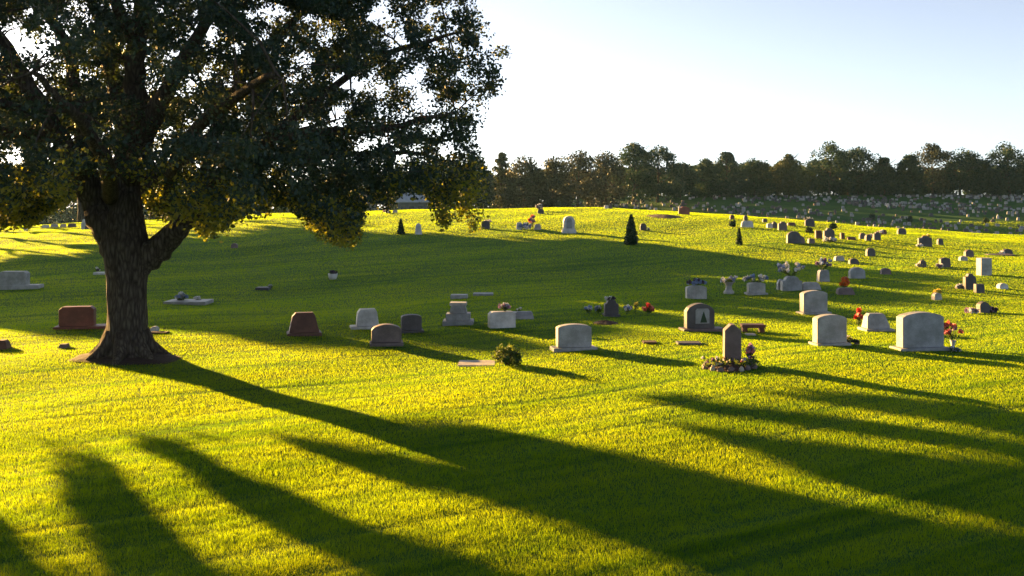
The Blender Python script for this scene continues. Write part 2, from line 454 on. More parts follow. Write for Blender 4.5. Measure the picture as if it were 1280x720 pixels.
    C = C[keep]
    # the low boughs that throw the long fingers of shade over the lawn
    m = 60000
    qx = rng.uniform(-60, 1340, m); qy = rng.uniform(488, 740, m)
    sh = np.ones(m, bool)
    for p_ in lit: sh &= ~in_poly(qx, qy, p_)
    qx, qy = qx[sh], qy[sh]; gy = np.full(len(qx), 15.0)
    for _ in range(25): gy = .5 * gy + .5 * (EYE - T((qx - 640) / F * gy, gy)) * F / (qy - YH)
    gx = (qx - 640) / F * gy; zz = rng.uniform(2.0, 5.6, len(qx)); t_ = (zz - T(gx, gy)) / TAN
    D = np.stack([gx - SX * t_, gy - SY * t_, zz], 1) - np.array([bw[0], bw[1], bw[2]])
    q2 = ((D[:, 0] - .1) / np.where(D[:, 0] < 0, 11.3, 9.9)) ** 2 + ((D[:, 1] - .3) / 9.0) ** 2 + (np.maximum(D[:, 2] - 7.6, 0) / 6.6) ** 2
    D = D[(q2 < 1) & (q2 > .04)]
    D = D[ok(D + bw, 2, .97, .97)]
    D = D[rng.permutation(len(D))[:1500]]
    if len(C) > 3700: C = C[rng.permutation(len(C))[:3700]]
    m = 9000                               # the crown is densest on its sunny flank
    U = unit(m) * (rng.random((m, 1)) ** .4) * np.array([9.6, 8.8, 6.4]) + np.array([.1, .3, 7.8])
    U = U[(U[:, 2] > 4.2) & (-SX * U[:, 0] - SY * U[:, 1] > 3.2)]
    U = U[ok(U + bw, 4, .97, .95)][:3600]
    m = 5000                               # fuller boughs towards the open lawn on the right
    B_ = unit(m) * (rng.random((m, 1)) ** .4) * np.array([9.4, 6.5, 5.8]) + np.array([.1, .0, 7.2])
    B_ = B_[(B_[:, 0] > 2.6) & (B_[:, 2] > 3.0) & (B_[:, 2] < 9.5)]
    B_ = B_[ok(B_ + bw, 8, .95, .95)][:900]
    C = np.concatenate([C, D, U, B_])
    if len(C) > 4400: C = C[rng.permutation(len(C))[:4400]]
    # twigs join every clump to the nearest wood
    dist = np.sqrt(((C[:, None, :] - trunk_nodes[None]) ** 2).sum(-1)).min(1)
    order = np.argsort(dist)
    SK = trunk_nodes.copy(); SR = trunk_r.copy()
    for i in order:
        c = C[i]; dd = ((SK - c) ** 2).sum(1) * (1 + 1.2 * (SR < .02)); j = int(dd.argmin()); a = SK[j]
        L = float(np.linalg.norm(c - a))
        if L > 3.4: continue
        mid = a * .5 + c * .5 + np.array([0, 0, .09 * L]) + rng.normal(size=3) * .06 * L
        q1 = a * .25 + mid * .75 - (c - mid) * .12; r0 = min(SR[j] * .7, .012 + .018 * L)
        pts = [a, q1, mid * .55 + c * .45, c]
        mb.tube(pts, [r0, r0 * .8, r0 * .55, .006], 5, 0, 0, False)
        SK = np.concatenate([SK, np.array(pts[1:])]); SR = np.concatenate([SR, [r0 * .8, r0 * .6, .008]])
    trunk = mb.build('trunk', M['bark'], root, True)
    # leaves
    per = 160
    sz = rng.uniform(.24, .58, len(C))
    off = unit(len(C) * per) * (rng.random((len(C) * per, 1)) ** .5) * np.repeat(sz, per)[:, None]
    off *= np.array([1, 1, .72])
    low = np.repeat(C[:, 2] < 4.2, per)
    off[low] *= np.array([.75, .75, 1.35])
    Lp = np.repeat(C, per, 0) + off
    Lp = Lp[ok(Lp + bw, 4, .93, .97, 14)]
    Lp = Lp[np.random.default_rng(3).random(len(Lp)) < 1.0]
    lit_hem = rng.random(len(Lp)) < np.clip((4.35 - Lp[:, 2] + .5 * np.sin(Lp[:, 0] * .9) - bw[2]) / 1.5, .01, .93)  # low leaves that get the painted sun glow, more of them towards the hem
    link('crown', leaf_mesh('crown', Lp[~lit_hem], .088, rng, .66, .4), M['leaf'], root)
    link('backlit_tint_leaves', leaf_mesh('backlit_tint_leaves', Lp[lit_hem], .088, rng, .66, .4), M['backlit_leaf'], root)['label'] = 'leaves along the hem of the crown with golden backlight put into their colour'
big_tree()

# ------------------------------------------------------------------ generic trees
def bg_tree(name, loc, h, w, mat, label, group=None, kind='round', leaves=2600, lsize=.32, clear=.08, seed=0, rz=0):
    r = np.random.default_rng(seed + 100)
    root = thing(name, loc, label, 'tree', group)
    mb = MB(); th = h * (.55 if kind != 'cone' else .85)
    bend = r.normal(size=2) * .03 * h
    mb.tube([(0, 0, -.3), (0, 0, .1 * h), (bend[0] * .5, bend[1] * .5, th * .6), (bend[0], bend[1], th), (bend[0] * 1.3, bend[1] * 1.3, h * .88)],
            [.034 * h, .026 * h, .02 * h, .012 * h, .004 * h], 8, .05, seed)
    nl = 9
    for k in range(nl):
        a = r.uniform(0, 2 * math.pi); z0 = th * r.uniform(.35, 1.0); ln = w * r.uniform(.25, .45)
        mb.tube([(bend[0] * z0 / th, bend[1] * z0 / th, z0), (math.cos(a) * ln * .5, math.sin(a) * ln * .5, z0 + ln * .2), (math.cos(a) * ln * .8, math.sin(a) * ln * .8, z0 + ln * .4)],
                [.012 * h, .008 * h, .003 * h], 5, 0, 0, False)
    mb.build('trunk', M['bark'], root, True)
    nc = 80
    zz = clear * h
    if kind == 'cone':
        t = r.random(nc) ** 1.2; rad = w * .5 * (1 - t) ** .8 + .05 * w; a = r.uniform(0, 6.283, nc); q = np.sqrt(r.random(nc))
        cc = np.stack([np.cos(a) * rad * q, np.sin(a) * rad * q, zz + t * (h - zz) * .97], 1); cr = (.20 * w * (1 - t) + .07 * w)
    else:
        t = r.random(nc) ** .9; ex = 3.0 if kind == 'broad' else 2.0
        prof = np.sqrt(np.clip(1 - t ** ex, 0, 1)) * (.82 + .18 * np.minimum(1, t / .25))
        a = r.uniform(0, 6.283, nc); q = r.random(nc) ** .42; lob = 1 + .22 * np.sin(a * 3 + seed) * (1 - .5 * t)
        rad = w * .42 * prof * q * lob
        cc = np.stack([np.cos(a) * rad + bend[0] * t, np.sin(a) * rad + bend[1] * t, zz + .04 * h + t * (h - zz) * .90], 1)
        cr = r.uniform(.09, .19, nc) * min(w, h)
    nlv = leaves // nc
    off = unit(nc * nlv, r) * (r.random((nc * nlv, 1)) ** .4) * np.repeat(cr, nlv)[:, None]
    off[:, 2] *= .8
    L = np.repeat(cc, nlv, 0) + off
    L[:, 2] = np.maximum(L[:, 2], .05)
    me = leaf_mesh('crown', L, lsize, r, .75, .45)
    link('crown', me, mat, root)
    return root

# far treeline: (px, base distance, top row, width px, kind, material, label)
FRONT = [
    (596, 128, 196, 44, 'round', 1, 'dark blue-green tree half hidden by the right edge of the big shade tree'),
    (627, 131, 190, 30, 'cone', 3, 'narrow pointed tree at the left end of the open treeline'),
    (655, 126, 197, 52, 'broad', 2, 'brownish low tree right beside the narrow pointed tree'),
    (690, 128, 199, 60, 'broad', 2, 'broad dull brown tree low in the left half of the treeline'),
    (722, 131, 190, 58, 'round', 2, 'rounded brown-green tree with a domed top left of the tallest left-hand clump'),
    (757, 135, 192, 52, 'round', 2, 'dull green-brown tree with a tuft on top just left of the airy tall crown'),
    (792, 141, 180, 50, 'round', 0, 'airy tall tree whose thin crown lets the sky through above the brown trees'),
    (822, 143, 185, 56, 'broad', 1, 'big dark green tree sloping down to the right, next to the airy tall tree'),
    (850, 148, 205, 34, 'round', 1, 'low dark tree at the foot of the sloping dark crown'),
    (882, 150, 200, 34, 'round', 0, 'small ragged tree in the dip of the treeline'),
    (908, 151, 189, 40, 'cone', 1, 'pointed dark tree standing alone above the dip of the treeline'),
    (943, 152, 196, 40, 'round', 0, 'small rounded tree with a lumpy top between two pointed ones'),
    (985, 152, 194, 46, 'cone', 3, 'broad cone-shaped tree left of the highest dark clump'),
    (1036, 152, 180, 58, 'round', 0, 'high dark tree with a knobbly top at the middle right of the treeline'),
    (1072, 154, 186, 56, 'broad', 1, 'wide dark tree pressed against the knobbly high tree'),
    (1106, 153, 197, 38, 'cone', 1, 'pointed dark tree on the right shoulder of the wide dark tree'),
    (1138, 152, 194, 34, 'round', 0, 'dark tree left of the pale thin-crowned tree'),
    (1166, 153, 181, 50, 'round', 2, 'pale thin-crowned brownish tree in the right part of the treeline'),
    (1200, 153, 188, 60, 'broad', 1, 'dark rounded tree right of the pale thin-crowned tree'),
    (1228, 154, 200, 36, 'round', 0, 'shorter dark tree sloping into the notch near the right edge'),
    (1262, 150, 180, 50, 'broad', 1, 'tall ragged dark tree at the right edge of the picture'),
    (1305, 151, 184, 60, 'round', 0, 'tall dark tree cut by the right edge of the picture'),
]
for i, (px, d, top, wpx, kd, mi, lab) in enumerate(FRONT):
    x = (px - 640) / F * d; z = float(T(x, d)); h = EYE - (top - YH) * d / F - z
    bg_tree('broadleaf_tree' if kd != 'cone' else 'pointed_tree', (x, d, z), h, wpx * d / F * 1.38, M['far%d' % mi], lab, 'far treeline', kd, 8000 if mi != 2 else 6000, .27, .02, i)
k = 0
for px in list(range(560, 1480, 30)):
    d = 160 + 9 * ((k * 37) % 5) / 4; x = (px + (k * 53) % 23 - 640) / F * d; z = float(T(x, d))
    top = 201 + (k * 29) % 15
    h = EYE - (top - YH) * d / F - z
    bg_tree('broadleaf_tree', (x, d, z), h, 9.8, M['far%d' % (k % 2)], 'dark tree filling the second row behind the front of the far treeline', 'second row of the far treeline', 'broad', 6500, .38, .0, 60 + k)
    k += 1
# trees beyond the crest on the left, seen below the big crown
LEFT = [(10, 165, 240, 84, 'distant hazy tree low behind the left edge of the crest'),
        (52, 170, 238, 76, 'distant hazy tree between the left edge and the thick trunk, lower one'),
        (92, 160, 222, 70, 'taller hazy tree seen just left of the thick trunk'),
        (140, 162, 215, 80, 'hazy tree mostly hidden behind the thick trunk'),
        (222, 160, 240, 80, 'low hazy tree seen between the trunk and its right limb'),
        (285, 156, 240, 76, 'low hazy tree seen right of the thick right limb'),
        (330, 154, 236, 76, 'hazy tree behind the hanging leaves left of the pale roofs'),
        (378, 152, 232, 76, 'hazy tree behind the hanging leaves nearest the pale roofs'),
        (425, 150, 224, 76, 'dark tree standing behind the left pale roof'),
        (485, 150, 214, 72, 'dark tree rising between the two pale roofs'),
        (545, 146, 205, 76, 'dark tree behind the right pale roof and the crown edge')]
k = 0
for px in range(-260, 590, 42):
    d = 182 + (k * 5) % 9; x = (px - 640) / F * d; z = float(T(x, d)); h = EYE - (246 - (k * 7) % 9 - YH) * d / F - z
    bg_tree('broadleaf_tree', (x, d, z), h + 1.5, 9.5, M['far%d' % (k % 2)], 'hazy tree of the dense row behind the trees beyond the left crest', 'hazy row beyond the left crest', 'broad', 3000, .42, .0, 400 + k)
    k += 1
for i, (px, d, top, wpx, lab) in enumerate(LEFT):
    x = (px - 640) / F * d; z = float(T(x, d)); h = EYE - (top - YH) * d / F - z
    bg_tree('broadleaf_tree', (x, d, z), h, wpx * d / F * 1.15, M['far%d' % (i % 2)], lab, 'trees beyond the crest', 'broad', 5000, .32, .02, 200 + i)
# the row of tall bare-boled trees beyond the left edge; their crowns shade the hollow
def ap(px, py):
    v = P(px, py); return SX * v.x + SY * v.y, -SY * v.x + SX * v.y
_edge = sorted((p, a) for a, p in [ap(*q) for q in [(0, 400), (300, 408), (600, 409), (750, 400), (860, 384), (960, 372), (1045, 352), (1050, 342), (990, 325), (900, 308), (800, 301)]])
_start = sorted((p, a) for a, p in [ap(*q) for q in [(0, 320), (110, 308), (200, 301), (300, 293), (400, 287), (550, 300), (700, 306)]])
_ep, _ea = zip(*_edge); _sp, _sa = zip(*_start)
k = 0
for p in np.arange(_ep[0] + 1.0, _ep[-1] - 2.5, 3.1):
    reach = float(np.interp(p, _ep, _ea)); start = float(np.interp(p, _sp, _sa))
    a0 = start - 20 - 3.0 * (k % 2)
    while True:                                          # keep the row out of the view of the lawn
        x = SX * a0 - SY * p; y = SY * a0 + SX * p
        if x / max(y, 1) < -.56 or a0 < start - 48: break
        a0 -= 1.5
    z = float(T(x, y)); zr = 0.2
    h = TAN * (reach - a0) + zr - z + .3; clear = (TAN * (start - a0) + 1.0 - z) / h
    bg_tree('tall_tree', (x, y, z), h, 5.6, M['far0'], 'tall bare-boled tree in the row along the left side of the lawn', 'row of trees left of the lawn', 'broad', 16000, .46, max(.2, clear), 300 + k)
    k += 1

# ------------------------------------------------------------------ builders for the cemetery's things
LAWN = 'headstones on the lawn'
def outline(prof):
    if prof == 'rect': return [(-.5, 0), (.5, 0), (.5, 1), (-.5, 1)]
    if prof == 'point': return [(-.5, 0), (.5, 0), (.5, .86), (.12, 1), (-.12, 1), (-.5, .86)]
    if prof == 'taper': return [(-.5, 0), (.5, 0), (.43, .82), (.36, 1), (-.33, 1), (-.45, .8)]
    if prof == 'clip': return [(-.5, 0), (.5, 0), (.5, .86), (.40, 1), (-.40, 1), (-.5, .86)]
    n = 12; xs = [.5 - i / n for i in range(n + 1)]
    if prof == 'serp': top = [(x, 1 - .11 * (2 * x) ** 2 - (.03 if abs(x) > .44 else 0)) for x in xs]
    elif prof == 'arch': top = [(x, 1 - .24 * (2 * x) ** 2 - (.07 if abs(x) > .47 else 0)) for x in xs]
    elif prof == 'round': top = [(x, .62 + .38 * math.sqrt(max(0, 1 - (2 * x) ** 2))) for x in xs]
    elif prof == 'shoulder':
        top = [(.5, .68), (.36, .72)] + [(.34 * math.cos(a), .74 + .26 * math.sin(a)) for a in [i * math.pi / 10 for i in range(11)]] + [(-.36, .72), (-.5, .68)]
    elif prof == 'notch':
        top = [(.5, .82), (.3, .9), (.2, 1), (-.16, 1), (-.28, .84), (-.5, .8)]
    return [(-.5, 0), (.5, 0)] + top

def tablet_mesh(name, prof, W, H, D, lean=0.0, topx=1.0, z0=0.0, bev=.014):
    o = outline(prof); n = len(o); V = []
    for side in (-1, 1):
        for x, z in o:
            y = side * D / 2
            if side < 0: y += lean * D * z
            k = 1 + (topx - 1) * z
            V.append((x * W * k, y * (1 if side < 0 else 1 - .0 * z), z0 + z * H))
    Fc = [tuple(range(n)), tuple(range(2 * n - 1, n - 1, -1))] + [(i, n + i, n + (i + 1) % n, (i + 1) % n) for i in range(n)]
    me = bpy.data.meshes.new(name); me.from_pydata(V, [], Fc); me.update()
    bm = bmesh.new(); bm.from_mesh(me)
    bmesh.ops.recalc_face_normals(bm, faces=bm.faces)
    e = [ed for ed in bm.edges if len(ed.link_faces) == 2 and ed.calc_face_angle(0) > .35]
    bmesh.ops.bevel(bm, geom=e, offset=min(bev, .1 * min(W, H, D)), segments=2, affect='EDGES', profile=.6)
    bm.to_mesh(me); bm.free()
    return me

def box_mesh(name, w, d, h, z0=0, bev=.012, top=1.0, cx=0, cy=0):
    mb = MB(); mb.box(cx, cy, z0, w, d, h, top); me = mb.mesh(name)
    bm = bmesh.new(); bm.from_mesh(me); bmesh.ops.recalc_face_normals(bm, faces=bm.faces)
    bmesh.ops.bevel(bm, geom=bm.edges[:], offset=min(bev, .2 * min(w, d, h)), segments=2, affect='EDGES'); bm.to_mesh(me); bm.free()
    return me

def stone(px, py, w, h, prof, mat, label, D=.24, base=True, rz=0, lean=0, topx=1.0, bw=1.2, bh=.07, bmat=None, off=0.0, group=LAWN):
    """an upright headstone: tablet on a wider plinth; w, h in photo pixels"""
    p = P(px, py); s = p.y / F; W, H = w * s, h * s
    root = thing('headstone', p, label, 'headstone', group, math.radians(4 - rz * 1.2))
    b = bh if base else 0
    if base:
        link('plinth', box_mesh('plinth', W * bw, D + .24, b + .10, -.10, cx=off * W), M[bmat or mat], root)
    link('tablet', tablet_mesh('tablet', prof, W, H - b, D, lean, topx, b + .002 if base else -.05), M[mat], root)
    exclude.append((p.x, p.y, W * (bw if base else 1) * .5, (D + .24) * .5))
    return root, p, W, H, s

def small(px, py, w, h, prof, mat, label, D=.25, lean=0.2, topx=.95, rz=0, group='small stones up the lawn', name='headstone', cat='headstone'):
    """a distant small stone, one mesh"""
    p = P(px, py); s = p.y / F
    o = link(name, tablet_mesh(name, prof, w * s, h * s + .06, D, lean, topx, -.06), M[mat])
    o.location = p; o.rotation_euler = (0, 0, math.radians(rz)); tag(o, label, cat, group)
    return o, p, s

def slab(px, py, w, dep, mat, label, h=.07, name='grave_marker', cat='grave marker', rz=0):
    p = P(px, py); s = p.y / F
    o = link(name, box_mesh(name, w * s, dep, h + .1, -.1), M[mat]); o.location = p; o.rotation_euler = (0, 0, math.radians(rz))
    tag(o, label, cat, 'flat grave markers'); exclude.append((p.x, p.y, w * s * .52, dep * .52)); return o, p

def blossoms_mesh(name, centers, r, per=16):
    C = np.repeat(np.array(centers), per, 0); C = C + unit(len(C)) * r * .75 * rng.uniform(.5, 1, (len(C), 1))
    return leaf_mesh(name, C, r * 1.25, rng, .8, .3)

def bouquet(loc, h, w, cols, label, vase=None, n=9, r=.055, green=1.0, group='flowers on the graves', cat='flowers', rz=0, z0=0.0, spread=1.0):
    """vase, stems, leaves and one cluster of blossoms for each colour"""
    root = thing('flower_bouquet', loc, label, cat, group, rz)
    vh = 0
    if vase:
        vh = min(.22, h * .35)
        mb = MB(); mb.lathe([(.055, 0), (.06, .02), (.04, vh * .35), (.075, vh), (.062, vh), (.03, vh * .5)], 12); mb.build('vase', M[vase], root, True)
    cs = []; mb = MB()
    for k in range(n):
        a = rng.uniform(0, 6.283); q = math.sqrt(rng.random()); zz = h * rng.uniform(.62, 1.0) * (1 - .18 * q) - r
        c = (math.cos(a) * q * w * .5, math.sin(a) * q * w * .4, max(zz, r)); cs.append(c)
        mb.tube([(0, 0, vh * .6), (c[0] * .4, c[1] * .4, vh + (c[2] - vh) * .5), c], [.006, .005, .004], 4, 0, 0, False)
    mb.build('stems', M['stem'], root)
    L = []
    for k in range(int(n * 9 * green)):
        c = cs[k % n]; t = rng.uniform(.25, .95); L.append((c[0] * t + rng.normal() * .03, c[1] * t + rng.normal() * .03, vh * .6 + (c[2] - vh * .6) * t * .9 + .02))
    if L: link('leaves', leaf_mesh('leaves', np.array(L), .09, rng, .45), M['shrub'], root)
    for i, c in enumerate(cols):
        link('blossoms', blossoms_mesh('blossoms', cs[i::len(cols)], r), M[c + '_f'], root)
    return root

def flowers(px, py, w, h, cols, label, **k):
    p = P(px, py); s = p.y / F
    k.setdefault('r', max(.05, min(.12, .17 * w * s)))
    return bouquet(p, h * s, w * s, cols, label, **k)

def on_stone(root_p, zoff, w, h, cols, label, dx=0, **k):
    return bouquet((root_p.x + dx, root_p.y, root_p.z + zoff), h, w, cols, label, vase=None, **k)

def shrub(px, py, w, h, label, mat='shrub', cone=False, n=1500, size=.07, group=None, cat='shrub'):
    p = P(px, py); s = p.y / F; W, H = w * s, h * s
    root = thing('conifer_shrub' if cone else 'shrub', p, label, cat, group)
    mb = MB()
    if cone: mb.tube([(0, 0, -.1), (0, 0, H * .8)], [.05 * W + .02, .01], 7)
    else:
        for k in range(9):
            a = k * .7 + .2; mb.tube([(0, 0, -.05), (math.cos(a) * W * .16, math.sin(a) * W * .14, H * .4), (math.cos(a) * W * .38, math.sin(a) * W * .33, H * rng.uniform(.55, .85))], [.02, .014, .005], 5, 0, 0, False)
    mb.build('trunk' if cone else 'stems', M['bark'], root)
    t = rng.random(n); a = rng.uniform(0, 6.283, n)
    if cone:
        t = t ** 1.4; rad = W * .5 * ((1 - t) ** .75) * (.9 + .1 * np.sin(a * 5 + t * 9)) * rng.uniform(.55, 1.05, n) * np.minimum(1, .75 + t * 2.5)
        C = np.stack([np.cos(a) * rad, np.sin(a) * rad, .03 * H + t * H * .97], 1)
    else:
        k = 26; uu = unit(k); uu[:, 2] = np.abs(uu[:, 2]) * 1.0
        cc = uu * np.array([W * .38, W * .34, H * .62]) * rng.uniform(.55, 1, (k, 1)) + np.array([0, 0, H * .22])
        C = cc[rng.integers(0, k, n)] + unit(n) * (rng.random((n, 1)) ** .5) * H * .24
        C[:, 2] = np.clip(C[:, 2], .02, None)
    link('foliage', leaf_mesh('foliage', C, size, rng, .5, .4), M[mat], root)
    return root, p

# ---- the front rows
stone(97, 410, 41, 27, 'clip', 'red', 'wide reddish brown headstone just left of the thick tree trunk', D=.34, bw=1.5, rz=-6, off=.12)
stone(-2, 436, 28, 13, 'taper', 'brown', 'low dark brown headstone cut by the left edge of the picture', D=.35, base=False, lean=.4, topx=.8)
r_, p_, W_, H_, s_ = stone(18, 361, 33, 22, 'clip', 'pale', 'pale grey headstone on a long base, shaded, near the left edge', D=.4, bw=1.75, bh=.16, off=.1)
stone(380, 418, 37, 27, 'taper', 'brown', 'dark brown slanted headstone alone in front of the shaded hollow', D=.42, lean=.45, topx=.84, bw=1.14, rz=-9)
stone(459, 410, 28, 24, 'taper', 'white', 'whitish tapering headstone at the edge of the shade, left of two dark grey ones', D=.32, bw=1.5, topx=.96, rz=-8)
stone(514, 415, 25, 22, 'serp', 'dark', 'dark grey headstone standing behind and right of the round-topped rough one', D=.3, bw=1.2, rz=-6)
stone(483, 431, 37, 26, 'arch', 'mauve', 'rough grey-brown headstone with arched top in front of the dark grey one', D=.3, bw=1.12, rz=-4, bh=.08)
# tiered monument
p = P(573, 405); s = p.y / F
t_ = thing('monument', p, 'blue-grey tiered monument with steps and cap in the edge of the shade', 'monument', LAWN)
link('lower_step', box_mesh('lower_step', 38 * s, .7, .22, -.1), M['blue'], t_)
link('upper_step', box_mesh('upper_step', 30 * s, .55, .20, .122), M['blue'], t_)
link('die', box_mesh('die', 22 * s, .36, .22, .324, top=.8), M['blue'], t_)
link('cap', box_mesh('cap', 21 * s, .42, .09, .546), M['pale'], t_)
slab(574, 373, 21, .5, 'pale', 'pale flat marker in the shade behind the tiered monument', h=.14)
slab(604, 369, 25, .5, 'blue', 'faint grey flat marker right of the pale one in the shade', h=.08)
r_, p_, W_, H_, s_ = stone(627, 409, 33, 22, 'clip', 'white', 'white headstone with flowers on top at the edge of the shade', D=.3, base=False, rz=-8)
on_stone(p_, H_ - .07, .42, .3, ['white', 'mauve'], 'white flower saddle on top of the white headstone', dx=.1, n=16, r=.06, green=.5)
small(655, 398, 26, 8, 'taper', 'blue', 'low grey wedge marker just right of the white headstone with flowers', D=.5, lean=.7)
flowers(648, 396, 5, 18, ['white'], 'single white flower on a stem behind the white headstone', n=2, r=.05)
slab(648, 392, 22, .4, 'blue', 'flat shaded marker behind the low grey wedge', h=.05)
r_, p_, W_, H_, s_ = stone(717, 437, 43, 32, 'serp', 'grey', 'clean grey headstone with gently curved top right of the round shrub', D=.26, bw=1.3, rz=-5)
r_, p_ = shrub(634, 457, 47, 27, 'small round leafy shrub beside a pale flat stone in the sunny grass', n=1300, size=.075)
slab(596, 455, 46, .75, 'concrete', 'pale flat stone in the grass left of the round shrub', h=.03)
r_, p_, W_, H_, s_ = stone(764, 395, 17, 21, 'shoulder', 'dark', 'small dark headstone with white flowers on top among bouquets', D=.26, bw=1.15)
on_stone(p_, H_ - .06, .42, .2, ['white', 'dark'], 'white and dark flowers on top of the small dark headstone', n=8, r=.06)
flowers(735, 392, 10, 12, ['blue', 'white'], 'pale blue flowers left of the small dark headstone, farther from it', n=9)
flowers(748, 392, 10, 12, ['white', 'blue'], 'white flowers touching the left side of the small dark headstone', n=9)
flowers(785, 391, 14, 12, ['blue', 'white'], 'pale blue flowers just right of the small dark headstone', n=9)
flowers(794, 391, 5, 17, ['yellow'], 'thin pale yellow flower between the dark headstone and the red bouquet', n=3)
flowers(810, 393, 11, 18, ['red', 'coral'], 'red bouquet at the edge of the shade right of the small dark headstone', n=9, r=.09)
# mulch patches
def patch(px, py, w, dep, mat, label, hump=.06, name='mulch_bed', cat='mulch bed'):
    p = P(px, py); s = p.y / F; rx_, ry_ = w * s / 2, dep / 2; V = []; Fc = []; nr, na = 9, 40
    for i in range(nr + 1):
        q = i / nr
        for k in range(na):
            a = 2 * math.pi * k / na; rr = q * (1 + .09 * math.sin(3 * a + px) + .06 * math.sin(7 * a))
            x, y = p.x + math.cos(a) * rx_ * rr, p.y + math.sin(a) * ry_ * rr
            V.append((x - p.x, y - p.y, float(T(x, y)) - p.z + hump * (1 - q ** 2) + .02 * (1 - q) * rng.uniform(-1, 1) * (hump > .03) - .02 * (q == 1) + .006))
    for i in range(nr):
        for k in range(na):
            k2 = (k + 1) % na; Fc.append((i * na + k, (i + 1) * na + k, (i + 1) * na + k2, i * na + k2))
    mb = MB(); mb.add(V, Fc); o = mb.build(name, M[mat]); o.location = p; tag(o, label, cat); exclude.append((p.x, p.y, rx_ * .95, ry_ * .95)); return o, p
patch(160, 447, 140, 1.8, 'mulch', 'brown mulch ring round the foot of the thick tree trunk', .07)
patch(757, 404, 32, .9, 'mulch', 'small dark mulch patch in front of the small dark headstone')
# arched dark stone with pictured panel
r_, p_, W_, H_, s_ = stone(874, 413, 36, 34, 'arch', 'dark', 'dark arched headstone with a pale picture panel on its face', D=.26, bw=1.5, rz=-4, off=.1, bmat='mauve')
pn = link('picture_panel', tablet_mesh('picture_panel', 'clip', W_ * .5, H_ * .55, .02, 0, 1, 0), M['blue'], r_); pn.location = (.06 * W_, -.13, H_ * .27)
mb = MB(); mb.lathe([(.10, 0), (.06, .18), (.03, .3), (.005, .4)], 10); tp = mb.build('picture_tree', M['conifer'], pn); tp.scale = (1, .12, H_ * 1.0); tp.location = (.04 * W_, -.012, .03)
r_, p_, W_, H_, s_ = stone(870, 373, 25, 18, 'serp', 'pale', 'pale headstone with dark blue flowers on top, in the shade behind the arched dark one', D=.3, base=False)
on_stone(p_, H_ - .06, .7, .32, ['dark', 'blue'], 'dark blue flowers on top of the pale shaded headstone', dx=.05, n=14, r=.09)
def urn(px, py, w, h, cols, label, label2, mat='pale'):
    p = P(px, py); s = p.y / F; W, H = w * s, h * s
    u = thing('stone_urn', p, label2, 'urn', LAWN); mb = MB()
    mb.lathe([(W * .24, -.05), (W * .24, H * .12), (W * .15, H * .2), (W * .13, H * .4), (W * .2, H * .55), (W * .3, H * .62), (W * .27, H * .62), (W * .1, H * .5)], 14); mb.build('bowl', M[mat], u, True)
    bouquet((p.x, p.y, p.z + H * .5), H * .55, W * .78, cols, label, n=13, r=.075)
urn(911, 367, 28, 24, ['white', 'blue'], 'wide white and pale blue flowers spreading from a stone urn in the shade', 'pale stone urn under the wide white and blue flowers in the shade')
r_, p_, W_, H_, s_ = stone(945, 368, 21, 15, 'serp', 'pale', 'pale shaded headstone under white and blue flowers, right of the stone urn', D=.3, bw=1.2)
on_stone(p_, H_ - .06, .95, .45, ['white', 'blue'], 'white and blue flowers sprouting over the pale headstone right of the urn', n=14, r=.085)
r_, p_, W_, H_, s_ = stone(989, 363, 25, 20, 'shoulder', 'blue', 'blue-grey headstone under the tallest pale bouquet in the shade', D=.3, base=False)
on_stone(p_, H_ - .15, 1.05, .75, ['blue', 'white'], 'tallest pale blue bouquet of the shaded row', n=20, r=.085)
small(977, 362, 11, 13, 'round', 'blue', 'narrow blue-grey stone leaning on the left of the tallest pale bouquet', D=.3)
r_, p_, W_, H_, s_ = stone(1029, 352, 14, 16, 'taper', 'blue', 'narrow blue-grey stone at the right tip of the shade', D=.3, base=False)
on_stone(p_, H_ - .06, .6, .6, ['blue', 'mauve'], 'pale lilac flowers on top of the narrow stone at the tip of the shade', n=12, r=.09)
flowers(1026, 352, 9, 12, ['white', 'blue'], 'white flowers at the foot of the narrow stone at the tip of the shade', n=7)
small(1014, 362, 24, 9, 'taper', 'grey', 'low grey stone just behind the right grey headstone with rounded corners', D=.4, lean=.5)
stone(1017, 392, 33, 29, 'serp', 'grey', 'grey headstone with rounded corners, middle of three in a slanting line on the right', D=.26, bw=1.2, rz=-8, bh=.06)
stone(1037, 431, 40, 38, 'serp', 'grey', 'greenish grey headstone with wide base in front of the rounded one on the right', D=.26, bw=1.15, rz=-6, bh=.06)
flowers(1061, 430, 10, 12, ['white', 'yellow'], 'white and yellow flowers at the right foot of the greenish grey headstone', n=7, vase='dark')
flowers(1070, 431, 9, 9, ['dark'], 'dark pot of flowers farther right of the greenish grey headstone', n=6, vase='dark')
stone(1095, 413, 30, 21, 'taper', 'blue', 'low slanted grey headstone behind the biggest headstone', D=.42, lean=.45, topx=.86, bw=1.2, bh=.07)
flowers(1073, 409, 10, 27, ['red', 'coral'], 'upright red flowers left of the low slanted grey headstone', n=7, r=.08)
stone(1150, 437, 56, 47, 'serp', 'blue', 'biggest headstone, wide blue-grey slab at the right', D=.3, bw=1.22, rz=-5, bh=.07)
flowers(1191, 436, 27, 40, ['coral', 'mauve', 'pink'], 'tall pink and mauve flowers in a vase right of the biggest headstone', vase='vase', n=13, r=.075, green=.7)
flowers(1193, 440, 16, 9, ['blue', 'white'], 'small pale flowers on the ground before the tall pink ones', n=8, r=.05)
